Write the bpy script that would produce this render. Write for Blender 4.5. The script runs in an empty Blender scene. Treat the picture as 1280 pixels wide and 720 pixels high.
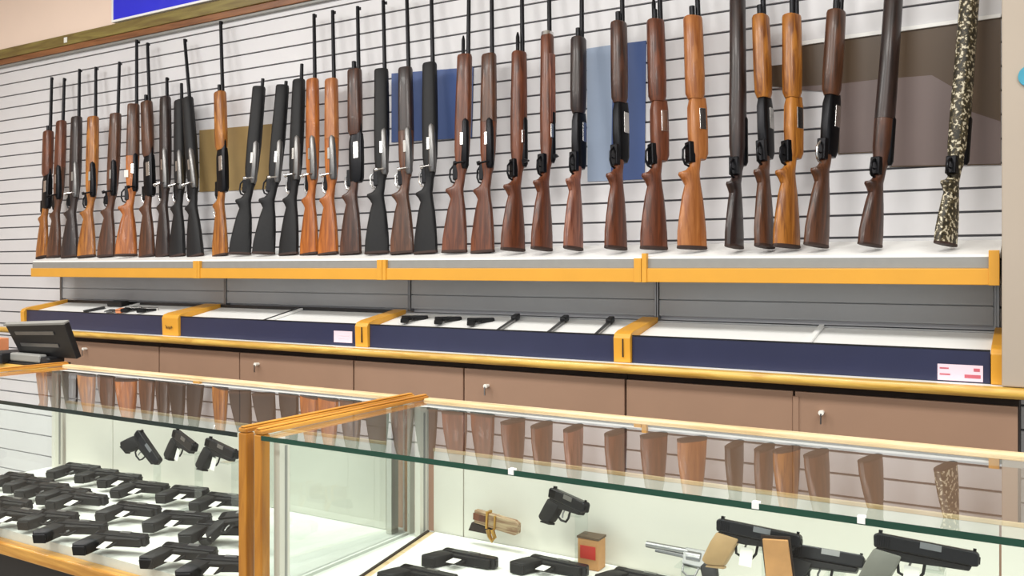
import bpy, bmesh, math, random
from mathutils import Vector, Matrix
random.seed(7)
C = bpy.context.scene
COL = C.collection
# ------------------------------------------------------------------ camera
F, TH, H, YH = 1105.0, math.radians(30.85), 1.35, 335.0
SN, CS = math.sin(TH), math.cos(TH)
cd = bpy.data.cameras.new('camera'); cam = bpy.data.objects.new('camera', cd); COL.objects.link(cam)
cd.sensor_width = 36; cd.lens = F / 1280 * 36; cd.shift_y = (YH - 360) / 1280; cd.clip_start = .02
cam.location = (0, 0, H); cam.rotation_euler = (math.pi / 2, 0, TH); C.camera = cam
# ------------------------------------------------------------------ world, exposure
w = bpy.data.worlds.new('world'); C.world = w; w.use_nodes = True
w.node_tree.nodes['Background'].inputs[0].default_value = (.93, .96, 1, 1)
w.node_tree.nodes['Background'].inputs[1].default_value = .78
C.view_settings.view_transform = 'Standard'; C.view_settings.look = 'None'
C.view_settings.gamma = 1; C.view_settings.use_curve_mapping = False; C.view_settings.exposure = 0.12
def area(name, loc, sx, sy, p, col=(1, .98, .94)):
    l = bpy.data.lights.new(name, 'AREA'); l.shape = 'RECTANGLE'; l.size = sx; l.size_y = sy; l.energy = p; l.color = col
    o = bpy.data.objects.new(name, l); COL.objects.link(o); o.location = loc
    return o
CEIL = 3.45
for i, (x, y) in enumerate([(-5.0, .9), (-3.0, .9), (-1.0, .9), (-4.6, -1.2), (-2.0, -1.2), (.8, -1.2), (1.1, .9)]):
    area('ceiling_lamp', (x, y, CEIL - .03), 1.2, .6, 50)
# ------------------------------------------------------------------ pixel + depth -> world point (true distances)
def at(x, y, Y):
    u = (x - 640) / F; t = Y / (CS + u * SN)
    return Vector((t * (-SN + u * CS), Y, H - (y - YH) * t / F))
def atz(x, y, Z):
    u = (x - 640) / F; t = (H - Z) * F / (y - YH)
    return Vector((t * (-SN + u * CS), t * (CS + u * SN), Z))
# ------------------------------------------------------------------ materials
def srgb(r, g, b):
    f = lambda v: (v / 255 / 12.92) if v / 255 <= .04045 else ((v / 255 + .055) / 1.055) ** 2.4
    return (f(r), f(g), f(b), 1)
MATS = {}
def mat(name, col, rough=.5, metal=0, var=.06, scale=30, bump=0, spec=.5, stretch=None, coat=0):
    if name in MATS: return MATS[name]
    m = bpy.data.materials.new(name); m.use_nodes = True; nt = m.node_tree; b = nt.nodes['Principled BSDF']
    c = srgb(*col)
    tc = nt.nodes.new('ShaderNodeTexCoord'); mp = nt.nodes.new('ShaderNodeMapping'); nz = nt.nodes.new('ShaderNodeTexNoise')
    nt.links.new(tc.outputs['Object'], mp.inputs[0]); nt.links.new(mp.outputs[0], nz.inputs[0])
    if stretch: mp.inputs['Scale'].default_value = stretch
    nz.inputs['Scale'].default_value = scale; nz.inputs['Detail'].default_value = 4
    cr = nt.nodes.new('ShaderNodeValToRGB'); nt.links.new(nz.outputs[0], cr.inputs[0])
    cr.color_ramp.elements[0].position = .3; cr.color_ramp.elements[1].position = .7
    cr.color_ramp.elements[0].color = tuple(v * (1 - var) for v in c[:3]) + (1,)
    cr.color_ramp.elements[1].color = tuple(min(1, v * (1 + var)) for v in c[:3]) + (1,)
    nt.links.new(cr.outputs[0], b.inputs['Base Color'])
    b.inputs['Roughness'].default_value = rough; b.inputs['Metallic'].default_value = metal
    b.inputs['Specular IOR Level'].default_value = spec
    b.inputs['Coat Weight'].default_value = coat
    if bump:
        bp = nt.nodes.new('ShaderNodeBump'); bp.inputs['Strength'].default_value = bump; bp.inputs['Distance'].default_value = .002
        nt.links.new(nz.outputs[0], bp.inputs['Height']); nt.links.new(bp.outputs[0], b.inputs['Normal'])
    MATS[name] = m; return m
def wood(name, c1, c2, rough=.32, axis='z', scale=16):
    """figured wood: streaks stretched along one axis"""
    if name in MATS: return MATS[name]
    m = mat(name, c1, rough, 0, coat=.08)
    nt = m.node_tree; mp = [n for n in nt.nodes if n.type == 'MAPPING'][0]; cr = [n for n in nt.nodes if n.type == 'VALTORGB'][0]
    nz = [n for n in nt.nodes if n.type == 'TEX_NOISE'][0]
    mp.inputs['Scale'].default_value = {'z': (3, 3, .35), 'x': (.3, 3, 3), 'y': (3, .3, 3)}[axis]
    nz.inputs['Scale'].default_value = scale; nz.inputs['Distortion'].default_value = 1.2; nz.inputs['Detail'].default_value = 6
    a, b = srgb(*c1), srgb(*c2)
    cr.color_ramp.elements[0].color = b; cr.color_ramp.elements[1].color = a
    cr.color_ramp.elements[0].position = .34; cr.color_ramp.elements[1].position = .62
    return m
M = {}
M['wall'] = mat('white_slatwall', (222, 221, 223), .45, var=.02, scale=4)
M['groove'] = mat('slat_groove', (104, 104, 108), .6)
M['peach'] = mat('peach_paint', (252, 228, 210), .8, var=.02, scale=3)
M['blue'] = mat('blue_sign', (40, 44, 226), .35, var=.03, scale=5)
M['white'] = mat('white_laminate', (250, 250, 247), .4, var=.02, scale=6)
M['cream'] = mat('cream_display_panel', (216, 214, 203), .5, var=.02, scale=5)
M['deck'] = mat('white_deck_cloth', (228, 229, 222), .75, var=.03, scale=60, bump=.15)
M['yellow'] = mat('yellow_fascia', (222, 161, 54), .35, var=.03, scale=8)
M['lip'] = mat('grey_lip', (150, 150, 146), .45, metal=.2, var=.03)
M['grey'] = mat('grey_back_panel', (176, 177, 178), .5, var=.03, scale=5)
M['steel'] = mat('steel', (150, 150, 150), .35, 1, var=.05)
M['navy'] = mat('navy_laminate', (42, 46, 74), .35, var=.05, scale=8)
M['black'] = mat('black_plastic', (20, 20, 22), .4, var=.2)
M['matte'] = mat('black_laminate', (12, 11, 12), .5, var=.2)
M['brown'] = mat('brown_laminate', (156, 125, 104), .42, var=.03, scale=7)
M['browndk'] = mat('dark_gap', (40, 26, 18), .7)
M['oakrail'] = wood('oak_counter_rail', (226, 186, 92), (196, 150, 62), .35, 'x')
M['oak'] = wood('gold_oak', (206, 146, 56), (166, 106, 28), .32, 'y')
M['oakz'] = wood('gold_oak_post', (190, 128, 40), (150, 92, 20), .32, 'z')
M['oakx'] = wood('gold_oak_rail', (214, 160, 72), (176, 120, 42), .32, 'x')
M['palerail'] = wood('pale_oak_rail', (218, 196, 158), (198, 168, 122), .35, 'x')
M['beam'] = wood('green_brown_beam', (142, 128, 66), (112, 92, 44), .4, 'x', 8)
M['beamlow'] = wood('brown_beam_bottom', (150, 98, 58), (118, 72, 38), .4, 'x', 8)
M['column'] = mat('beige_column_paint', (176, 163, 148), .6, var=.02, scale=3)
M['gun'] = mat('blued_steel', (24, 24, 27), .34, .7, var=.15, scale=60)
M['gunblk'] = mat('black_gun_polymer', (16, 16, 18), .55, 0, var=.15, scale=60, bump=.1, spec=.35)
M['slide'] = mat('dark_slide_steel', (26, 27, 31), .36, .5, var=.1, scale=60)
M['silver'] = mat('bright_receiver_steel', (205, 203, 200), .22, 1, var=.04)
M['action'] = mat('grey_action_steel', (118, 117, 116), .34, .9, var=.08)
M['brass'] = mat('brass', (205, 160, 84), .3, 1, var=.05)
M['pad'] = mat('rubber_butt_pad', (52, 32, 24), .7)
M['tag'] = mat('white_paper_tag', (240, 238, 230), .7, var=.02)
M['tangrip'] = mat('tan_grip', (168, 138, 96), .55, var=.06, bump=.2)
M['greygrip'] = mat('grey_grip', (112, 112, 104), .6, var=.06, bump=.2)
M['leather'] = mat('tan_leather', (190, 140, 88), .6, var=.12, bump=.3)
M['red'] = mat('red_carton', (190, 48, 34), .5)
M['mauve'] = mat('mauve_light_pattern', (118, 102, 98), .4, var=.03, scale=4)
M['brnsheet'] = mat('dark_brown_sheet', (84, 64, 42), .4, var=.04, scale=4)
M['tanboard'] = mat('tan_cardboard', (158, 132, 84), .7, var=.05, scale=9)
M['bluesheet'] = mat('blue_sheet', (62, 86, 140), .45, var=.06, scale=4)
M['bluepale'] = mat('pale_blue_sheet', (150, 166, 190), .45, var=.05, scale=4)
M['pink'] = mat('pink_label', (232, 208, 220), .6, var=.02)
M['redink'] = mat('red_ink', (196, 96, 110), .6)
M['teal'] = mat('teal_sign', (60, 150, 175), .4)
M['orange'] = mat('orange_carton', (216, 140, 96), .6)
M['floor'] = mat('grey_floor_tile', (150, 142, 130), .5, var=.05, scale=3)
M['ceil'] = mat('white_ceiling', (228, 226, 220), .9, var=.02)
W = {}
for n, a, b in [('honey', (178, 114, 42), (112, 60, 16)), ('bright', (180, 104, 36), (128, 64, 16)), ('tan', (176, 112, 58), (140, 78, 32)),
                ('red', (112, 60, 34), (70, 34, 18)), ('brown', (96, 58, 36), (56, 32, 18)), ('walnut', (84, 50, 34), (44, 24, 16)),
                ('dark', (52, 36, 32), (28, 19, 18)), ('rose', (150, 96, 74), (92, 46, 32))]:
    W[n] = wood('stock_' + n, a, b, .38)
W['black'] = M['gunblk']
def camo():
    m = mat('camo_pattern', (190, 184, 160), .5)
    nt = m.node_tree; cr = [n for n in nt.nodes if n.type == 'VALTORGB'][0]; nz = [n for n in nt.nodes if n.type == 'TEX_NOISE'][0]
    nz.inputs['Scale'].default_value = 95; nz.inputs['Detail'].default_value = 2
    cr.color_ramp.interpolation = 'CONSTANT'
    cr.color_ramp.elements[0].position = 0; cr.color_ramp.elements[0].color = srgb(40, 36, 24)
    cr.color_ramp.elements[1].position = .575; cr.color_ramp.elements[1].color = srgb(206, 198, 174)
    e = cr.color_ramp.elements.new(.47); e.color = srgb(84, 74, 50)
    return m
W['camo'] = camo()
def glass(name, tint, k=1.5):
    """clear pane: passes light straight through, reflects by Fresnel on its outer faces"""
    m = bpy.data.materials.new(name); m.use_nodes = True; nt = m.node_tree; nt.nodes.clear()
    out = nt.nodes.new('ShaderNodeOutputMaterial'); mx = nt.nodes.new('ShaderNodeMixShader')
    tr = nt.nodes.new('ShaderNodeBsdfTransparent'); gl = nt.nodes.new('ShaderNodeBsdfGlossy')
    fr = nt.nodes.new('ShaderNodeFresnel'); ge = nt.nodes.new('ShaderNodeNewGeometry')
    tr.inputs[0].default_value = tint; gl.inputs['Roughness'].default_value = .0; gl.inputs[0].default_value = (1, 1, 1, 1)
    fr.inputs[0].default_value = 1.5
    inv = nt.nodes.new('ShaderNodeMath'); inv.operation = 'SUBTRACT'; inv.inputs[0].default_value = 1
    mu = nt.nodes.new('ShaderNodeMath'); mu.operation = 'MULTIPLY'
    mk = nt.nodes.new('ShaderNodeMath'); mk.operation = 'MULTIPLY'; mk.use_clamp = True; mk.inputs[1].default_value = k
    nt.links.new(ge.outputs['Backfacing'], inv.inputs[1]); nt.links.new(fr.outputs[0], mu.inputs[0]); nt.links.new(inv.outputs[0], mu.inputs[1])
    nt.links.new(mu.outputs[0], mk.inputs[0]); nt.links.new(mk.outputs[0], mx.inputs[0])
    nt.links.new(tr.outputs[0], mx.inputs[1]); nt.links.new(gl.outputs[0], mx.inputs[2]); nt.links.new(mx.outputs[0], out.inputs[0])
    return m
M['glass'] = glass('clear_glass', (.965, .985, .975, 1))
M['front'] = glass('clear_front_glass', (.965, .985, .975, 1), .8)
M['acrylic'] = glass('clear_acrylic', (.93, .95, .94, 1), 1.2)
M['edgedk'] = mat('dark_green_glass_edge', (10, 34, 30), .12, var=.25, scale=3, coat=.6)
M['edge'] = mat('green_glass_edge', (8, 66, 50), .12, var=.25, scale=3, coat=.6)
# ------------------------------------------------------------------ mesh helpers
class MB:
    def __init__(s): s.bm = bmesh.new()
    def box(s, x0, x1, y0, y1, z0, z1, mi=0):
        vs = [s.bm.verts.new((x, y, z)) for z in (z0, z1) for y in (y0, y1) for x in (x0, x1)]
        for f in ((0, 2, 3, 1), (4, 5, 7, 6), (0, 1, 5, 4), (2, 6, 7, 3), (0, 4, 6, 2), (1, 3, 7, 5)):
            fc = s.bm.faces.new([vs[i] for i in f]); fc.material_index = mi
        return s
    def prism(s, pts, axis, a0, a1):
        """polygon pts extruded along an axis: 'x' (pts y,z), 'y' (pts x,z) or 'z' (pts x,y)"""
        mk = {'x': lambda p, a: (a, p[0], p[1]), 'y': lambda p, a: (p[0], a, p[1]), 'z': lambda p, a: (p[0], p[1], a)}[axis]
        A = [s.bm.verts.new(mk(p, a0)) for p in pts]; B = [s.bm.verts.new(mk(p, a1)) for p in pts]
        n = len(pts)
        s.bm.faces.new(A[::-1]); s.bm.faces.new(B)
        for i in range(n): s.bm.faces.new((A[i], A[(i + 1) % n], B[(i + 1) % n], B[i]))
        return s
    def loft(s, st, n=14, p=2.6):
        """rings along z: (z, x0, x1, half thickness in y[, centre y])"""
        rings = []
        for q in st:
            z, x0, x1, hy = q[:4]; cy = q[4] if len(q) > 4 else 0
            r = []
            for i in range(n):
                a = 2 * math.pi * i / n; ca, sa = math.cos(a), math.sin(a)
                r.append(s.bm.verts.new(((x0 + x1) / 2 + (x1 - x0) / 2 * math.copysign(abs(ca) ** (2 / p), ca), cy + hy * math.copysign(abs(sa) ** (2 / p), sa), z)))
            rings.append(r)
        for a, b in zip(rings, rings[1:]):
            for i in range(n): s.bm.faces.new((a[i], a[(i + 1) % n], b[(i + 1) % n], b[i]))
        s.bm.faces.new(rings[0][::-1]); s.bm.faces.new(rings[-1])
        return s
    def tube(s, pts, r, n=10):
        pts = [Vector(p) for p in pts]; rs = r if isinstance(r, (list, tuple)) else [r] * len(pts)
        rings = []; ref = None
        for i, p in enumerate(pts):
            d = (pts[min(i + 1, len(pts) - 1)] - pts[max(i - 1, 0)]).normalized()
            if ref is None: ref = Vector((0, 0, 1)) if abs(d.z) < .9 else Vector((1, 0, 0))
            u = (ref - d * ref.dot(d)).normalized(); ref = u; v = d.cross(u)
            rings.append([s.bm.verts.new(p + (u * math.cos(2 * math.pi * k / n) + v * math.sin(2 * math.pi * k / n)) * rs[i]) for k in range(n)])
        for a, b in zip(rings, rings[1:]):
            for i in range(n): s.bm.faces.new((a[i], a[(i + 1) % n], b[(i + 1) % n], b[i]))
        s.bm.faces.new(rings[0][::-1]); s.bm.faces.new(rings[-1])
        return s
    def build(s, name, m, parent=None, bevel=0, smooth=False):
        bmesh.ops.recalc_face_normals(s.bm, faces=s.bm.faces)
        if bevel:
            bmesh.ops.bevel(s.bm, geom=[e for e in s.bm.edges if len(e.link_faces) == 2 and e.calc_face_angle(0) > .5], offset=bevel, segments=2, affect='EDGES', profile=.5)
        me = bpy.data.meshes.new(name); s.bm.to_mesh(me); s.bm.free()
        for q in (m if isinstance(m, (list, tuple)) else [m]): me.materials.append(q)
        if smooth:
            for p in me.polygons: p.use_smooth = True
            try: me.set_sharp_from_angle(angle=math.radians(42))
            except Exception: pass
        o = bpy.data.objects.new(name, me); COL.objects.link(o)
        if parent: o.parent = parent
        return o
def tag(o, label, cat, group=None):
    o['label'] = label; o['category'] = cat
    if group: o['group'] = group
    return o
def thing(name, label, cat, loc=(0, 0, 0), rotz=0, group=None):
    o = bpy.data.objects.new(name, None); COL.objects.link(o); o.empty_display_size = .05
    o.location = loc; o.rotation_euler = (0, 0, rotz)
    return tag(o, label, cat, group)
def struct(o): o['kind'] = 'structure'; return o
def kids(o): return [c for c in bpy.data.objects if c.parent == o]
def copy_tree(o, parent=None, top=True):
    c = o.copy(); COL.objects.link(c)
    if parent: c.parent = parent
    for ch in KIDS.get(o.name, None) or kids(o): copy_tree(ch, c, False)
    return c
KIDS = {}
# ================================================================== SETTING
YW = 3.22                                            # face of the slat wall
PIT = .0770; Z0 = 2.533 - .0 
m = MB()
zs = []; z = Z0
while z > .2: zs.append(z); z -= PIT
zs = sorted(zs + [Z0 + PIT])
prev = 0
for z in zs:
    m.box(-9, .6, YW, YW + .02, prev, z - .004)
    prev = z + .004
m.box(-9, .6, YW, YW + .02, prev, 2.70)
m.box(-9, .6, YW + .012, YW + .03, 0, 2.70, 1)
struct(m.build('wall_back', [M['wall'], M['groove']]))
struct(MB().box(-9, .6, YW + .005, YW + .12, 2.70, CEIL).build('wall_upper', M['peach']))
struct(MB().box(-9, 4, -3.5, 3.3, -.05, 0).build('floor', M['floor']))
struct(MB().box(-9, 4, -3.5, 3.4, CEIL, CEIL + .05).build('ceiling', M['ceil']))
struct(MB().box(-9.1, -9, -3.5, 3.4, 0, CEIL).build('wall_left', M['peach']))
# column on the counter at the right end
m = MB().box(-.093, .55, 2.862, 3.25, 1.014, CEIL - .01)
col_o = struct(m.build('wall_column', M['column'], bevel=.004))
# wooden beam over the slat wall
for x0, x1, zz0, zz1, nm, mm, dy in ((-9, -.095, 2.690, 2.752, 'trim_1', 'beam', .035), (-9, -.095, 2.655, 2.690, 'trim_2', 'beamlow', .028), (-9, -.095, 2.640, 2.655, 'trim_3', 'lip', .02)):
    struct(MB().box(x0, x1, YW - dy, YW, zz0, zz1).build(nm, M[mm], bevel=.003))
pc = at(83 / 6 * 6 - 1, 50, YW - .036)
tag(MB().box(-.016, .016, -.002, 0, -.016, .016).build('paper_tag', M['tag'], bevel=.0005), 'small white paper tag stuck on the wooden beam at the upper left', 'tag').location = (pc.x, YW - .0355, pc.z)
# ------------------------------------------------------------------ sheets on the wall
def sheet(name, label, cat, px, Y, m, th=.004, parent=None):
    pts = [at(x, y, Y) for x, y in px]
    o = MB().prism([(p.x, p.z) for p in pts], 'y', Y - th, Y).build(name, m, parent)
    return tag(o, label, cat) if not parent else o
bs = thing('sign', 'bright blue sign with a white edge above the wooden beam', 'sign', at(148, 22, YW))
def rel(o): return o
pA, pB = at(148, 22, YW - .0), at(330, -30, YW)
zb = 2.762
x0 = pA.x
MB().box(0, 1.9, -.03, 0, 0, .45).build('sign_face', M['blue'], bs); bs.location = (x0, YW - .001, zb + .012)
MB().box(-.012, 1.912, -.034, 0, -.012, 0).box(-.012, 0, -.034, 0, 0, .45).build('white_edge', M['white'], bs)
YS = YW - .001
tb = sheet('cardboard_sheet', 'tan cardboard sheet fixed to the slat wall behind the left rifles', 'sheet', [(250, 163), (340, 155), (340, 236), (250, 240)], YS, M['tanboard'])
b1 = sheet('blue_sheet', 'plain dark blue sheet on the wall behind the black rifles', 'sheet', [(490, 92), (592, 84), (590, 172), (490, 178)], YS, M['bluesheet'])
b2 = sheet('blue_sheet', 'larger blue sheet with a pale left half behind the dark brown shotgun', 'sheet', [(767, 56), (808, 51), (806, 224), (764, 226)], YS, M['bluesheet'])
o = sheet('pale_half', '', '', [(734, 61), (767, 56), (764, 226), (735, 227)], YS, M['bluepale'], parent=b2)
cp = MB()
for px in (((150, 0),),): pass
cp.bm.free()
o = sheet('reflection_sheet', 'subtle light reflection built as a sheet on the upper slat wall beside the beam', 'sheet', [(195, 56), (281, 36), (281, 84), (195, 100)], YS, M['wall'], .002)  # flat sheet standing in for a subtle light reflection, removed again below
o = bpy.data.objects.remove(o)
bp = sheet('brown_board', 'large dark brown board with a light pattern painted mauve on the wall right of the shotguns', 'board',
           [(960, 83), (985, 80), (1000, 58), (1251, 22), (1251, 206), (1112, 209), (1108, 190), (1048, 193), (1048, 113), (960, 108)], YS, M['brnsheet'])
sheet('painted_light_pattern', '', '', [(960, 111), (1048, 105), (1100, 99), (1165, 94), (1196, 112), (1215, 140), (1251, 152), (1251, 204.5), (1113, 207.5), (1109, 188.5), (1049.5, 191.5), (1049.5, 114.5)], YS - .004, M['mauve'], .001, parent=bp)  # lighter mauve area paints a light pattern onto the brown board
sheet('white_edge', '', '', [(998, 58), (1251, 22.5), (1251, 18), (998, 53)], YS - .0, M['white'], .012, parent=bp)
td = MB().tube([(0, 0, 0), (0, -.006, 0)], .03, 24).build('round_sign', M['teal']); td.location = at(1288, 95, 2.861); tag(td, 'round teal sign at the right edge on the beige column', 'sign')
# ================================================================== BACK COUNTER
XS = [-5.02, -3.785, -2.515, -1.26, -.05]
G = 'brown base cabinets under the long counter'
cabl = ['brown base cabinet at the far left end behind the card terminal', 'brown base cabinet second from the left under the long counter',
        'brown base cabinet behind the joint of the two glass cases', 'brown base cabinet at the right end under the long counter']
lockx = [108, 323, 610, 1028]
seam = [78, 301, 581, 993]
for i in range(4):
    x0, x1 = XS[i] + .001, XS[i + 1] - .001
    t = thing('base_cabinet', cabl[i], 'cabinet', ((x0 + x1) / 2, 2.91, 0), 0, G)
    cx = (x0 + x1) / 2; xm = at(seam[i], 470, 2.9).x
    MB().box(x0 - cx, x1 - cx, .001, .3, .08, .984).build('body', M['browndk'], t)
    MB().box(x0 - cx, x1 - cx, .03, .3, 0, .08).build('plinth', M['matte'], t)
    d1 = MB().box(x0 - cx + .003, xm - cx - .0035, -.018, 0, .1, .955).build('door', M['brown'], t, bevel=.002)
    d2 = MB().box(xm - cx + .0035, x1 - cx - .003, -.018, 0, .1, .955).build('door', M['brown'], t, bevel=.002)
    if i == 3: MB().box(xm - cx - .002, xm - cx + .016, -.022, 0, .1, .94).build('door_edge_strip', M['brown'], t)
    lp = at(lockx[i], [436, 455, 482, 515][i], 2.89)
    lk = MB().tube([(lp.x - cx, -.018, lp.z), (lp.x - cx, -.042, lp.z)], [.006, .0085], 14).build('lock', M['tag'], d2)
    MB().box(lp.x - cx - .002, lp.x - cx + .002, -.046, -.042, lp.z - .035, lp.z - .002).build('key', M['steel'], lk)
ct = thing('countertop', 'long white countertop with a rounded oak front rail along the back wall', 'counter', (-2.4, 2.9, 0))
MB().box(-2.75, 2.95, -.03, .315, .9845, 1.012).build('top', M['white'], ct)
MB().prism([(-.052, .985), (-.058, .993), (-.058, 1.002), (-.052, 1.010), (-.03, 1.0125), (-.03, .981), (-.046, .981)], 'x', -2.75, 2.95).build('front_rail', M['oakrail'], ct, smooth=True)
# trays
XT = [-5.0, -3.72, -2.485, -1.28, -.107]
wid = [.035, .12, .068, .064, .03]
BR = ['yellow tray bracket at the far left end of the counter', 'wide yellow tray bracket with dark script behind the black terminal',
      'slim yellow tray bracket beside the pink-labelled tray', 'yellow tray bracket left of the long empty tray', 'yellow tray bracket against the beige column']
YF, YR = 2.92, 3.175
for i in range(5):
    x = XT[i]; wv = wid[i] / 2
    t = thing('tray_bracket', BR[i], 'bracket', (x, YF, 1.013), 0, 'yellow brackets between the counter trays')
    prof = [(-.012, 0), (-.016, .088), (-.006, .103), (.02, .112), (YR - YF, .150), (YR - YF, 0)]
    MB().prism(prof, 'x', -wv, wv).build('side_plate', M['yellow'], t, bevel=.002)
    if i in (2, 3):
        MB().box(wv * .1, wv * .22, -.0185, -.012, .02, .085).build('slot', M['browndk'], t)
    if i == 1:
        p = [(-wv + .03 + k * .0035, -.0185, .04 + .008 * math.sin(k * 1.9) + (.012 if k == 0 else 0)) for k in range(16)]
        MB().tube(p, .0012, 6).build('script_mark', M['browndk'], t)
TL = ['navy counter tray at the left with small silver goods in it', 'navy counter tray with a pink label and empty white bed, second from left',
      'navy counter tray holding three black handguns', 'long empty navy counter tray with a flag-like label at the right']
for i in range(4):
    x0, x1 = XT[i] + wid[i] / 2 + .002, XT[i + 1] - wid[i + 1] / 2 - .002; cx = (x0 + x1) / 2; hw = (x1 - x0) / 2
    t = thing('display_tray', TL[i], 'tray', (cx, YF, 1.013), 0, 'navy fronted trays on the back counter')
    MB().box(-hw, hw, 0, .01, 0, .094).build('front_panel', M['navy'], t, bevel=.001)
    MB().prism([(.011, .082), (YR - YF, .132), (YR - YF, .002), (.011, .002)], 'x', -hw, hw).build('bed', M['white'], t)
    MB().box(-hw, hw, YR - YF - .006, YR - YF, .132, .148 if i < 2 else .137).build('rear_rim', M['black' if i < 2 else 'grey'], t)
    MB().box(-hw, hw, -.0015, .011, .0945, .098).build('top_rim', M['black'], t)
    sx = {1: at(355, 395, 3.05).x - cx, 3: at(1018, 420, 3.05).x - cx, 0: at(150, 385, 3.05).x - cx}.get(i)
    if sx is not None:
        b = MB().prism([(.012, .084), (YR - YF - .007, .133), (YR - YF - .007, .142), (.012, .093)], 'x', sx - .008, sx + .008).build('divider', M['white'], t)
        if i == 1: MB().prism([(.012, .0935), (YR - YF - .007, .1425), (YR - YF - .007, .1455), (.012, .0965)], 'x', sx - .02, sx - .010).build('divider_edge', M['black'], t)
    if i == 0: pass
    if i in (1, 3):
        px = (429, 421) if i == 1 else (1200, 466)
        c = at(px[0], px[1], YF) - Vector((cx, YF, 1.013)); a, bb = (.052, .025) if i == 1 else (.06, .024)
        lb = MB().box(c.x - a, c.x + a, -.002, -.0002, c.z - bb, c.z + bb).build('paper_label', M['pink'], t)
        if i == 3:
            for a0, a1, z_0, z_1 in ((-.054, -.030, .010, .014), (-.054, -.026, -.008, -.004), (.036, .052, .006, .015), (.012, .054, -.014, -.004)):
                MB().box(c.x + a0, c.x + a1, -.003, -.0021, c.z + z_0, c.z + z_1).build('red_print', M['redink'], lb)
        else:
            MB().box(c.x - .03, c.x + .03, -.003, -.0021, c.z - .008, c.z - .002).box(c.x - .02, c.x + .035, -.003, -.0021, c.z + .004, c.z + .009).build('faint_print', M['pink'], lb)
# grey panels and uprights under the rifle shelf
XP = [at(v, 360, 3.2).x for v in (78, 283, 513, 822, 1246)]
PL = ['grey back panel above the leftmost counter tray', 'grey back panel above the empty pink-labelled tray', 'grey back panel above the tray of black handguns', 'grey back panel above the long empty tray at right']
for i in range(4):
    k = MB()
    for a, b in ((1.168, 1.227), (1.231, 1.303)):
        k.box(XP[i] + .009, XP[i + 1] - .009, 3.195, YW - .001, a, b)
    k.box(XP[i] + .009, XP[i + 1] - .009, 3.207, YW - .001, 1.227, 1.231)
    tag(k.build('back_panel', M['grey']), PL[i], 'panel', 'grey panels under the rifle shelf')
UL = ['thin steel upright at the left end under the rifle shelf', 'thin steel upright above the wide script bracket', 'thin steel upright above the slim yellow bracket', 'slotted steel upright above the bracket left of the long tray', 'thin steel upright beside the beige column']
for i in range(5):
    k = MB().box(XP[i] - .007, XP[i] - .0015, 3.188, YW - .001, 1.155, 1.302).box(XP[i] + .0015, XP[i] + .007, 3.188, YW - .001, 1.155, 1.302).box(XP[i] - .0015, XP[i] + .0015, 3.196, YW - .001, 1.155, 1.302)
    o = tag(k.build('upright', M['steel']), UL[i], 'upright', 'steel uprights under the rifle shelf')
# ================================================================== RIFLE SHELF
XB = [-4.965, -3.55, -2.39, -1.215, -.1]
SY0, SY1 = 2.95, YW - .002
def shelfz(Y): return 1.390 + (Y - SY0) * .19
SL = ['leftmost section of the yellow-fronted rifle shelf', 'rifle shelf section under the honey and black rifles, second from left', 'middle right section of the yellow-fronted rifle shelf under red-brown stocks', 'rightmost section of the yellow-fronted rifle shelf ending at the column']
for i in range(4):
    x0, x1 = XB[i] + .001, XB[i + 1] - .001; cx = (x0 + x1) / 2; hw = (x1 - x0) / 2
    t = thing('rifle_shelf', SL[i], 'shelf', (cx, SY0, 1.30), 0, 'yellow fronted rifle shelf sections')
    MB().prism([(-.003, .080), (-.003, .090), (SY1 - SY0, .090 + (SY1 - SY0) * .19), (SY1 - SY0, .08)], 'x', -hw, hw).build('board', M['white'], t)
    MB().box(-hw, hw, -.006, .004, .0495, .083).build('grey_lip', M['lip'], t, bevel=.001)
    MB().box(-hw, hw, -.016, .0, .0, .049).build('yellow_fascia', M['yellow'], t, bevel=.002)
    MB().box(-hw, hw, .001, SY1 - SY0, .002, .02).build('underside', M['grey'], t)
    e = [(hw - .028, hw)] + ([(-hw, -hw + .018)] if i else [])
    for a, b in e: MB().box(a, b, -.021, -.001, -.001, .085 if i < 3 else .102).build('joint_cover', M['yellow'], t, bevel=.0015)
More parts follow.
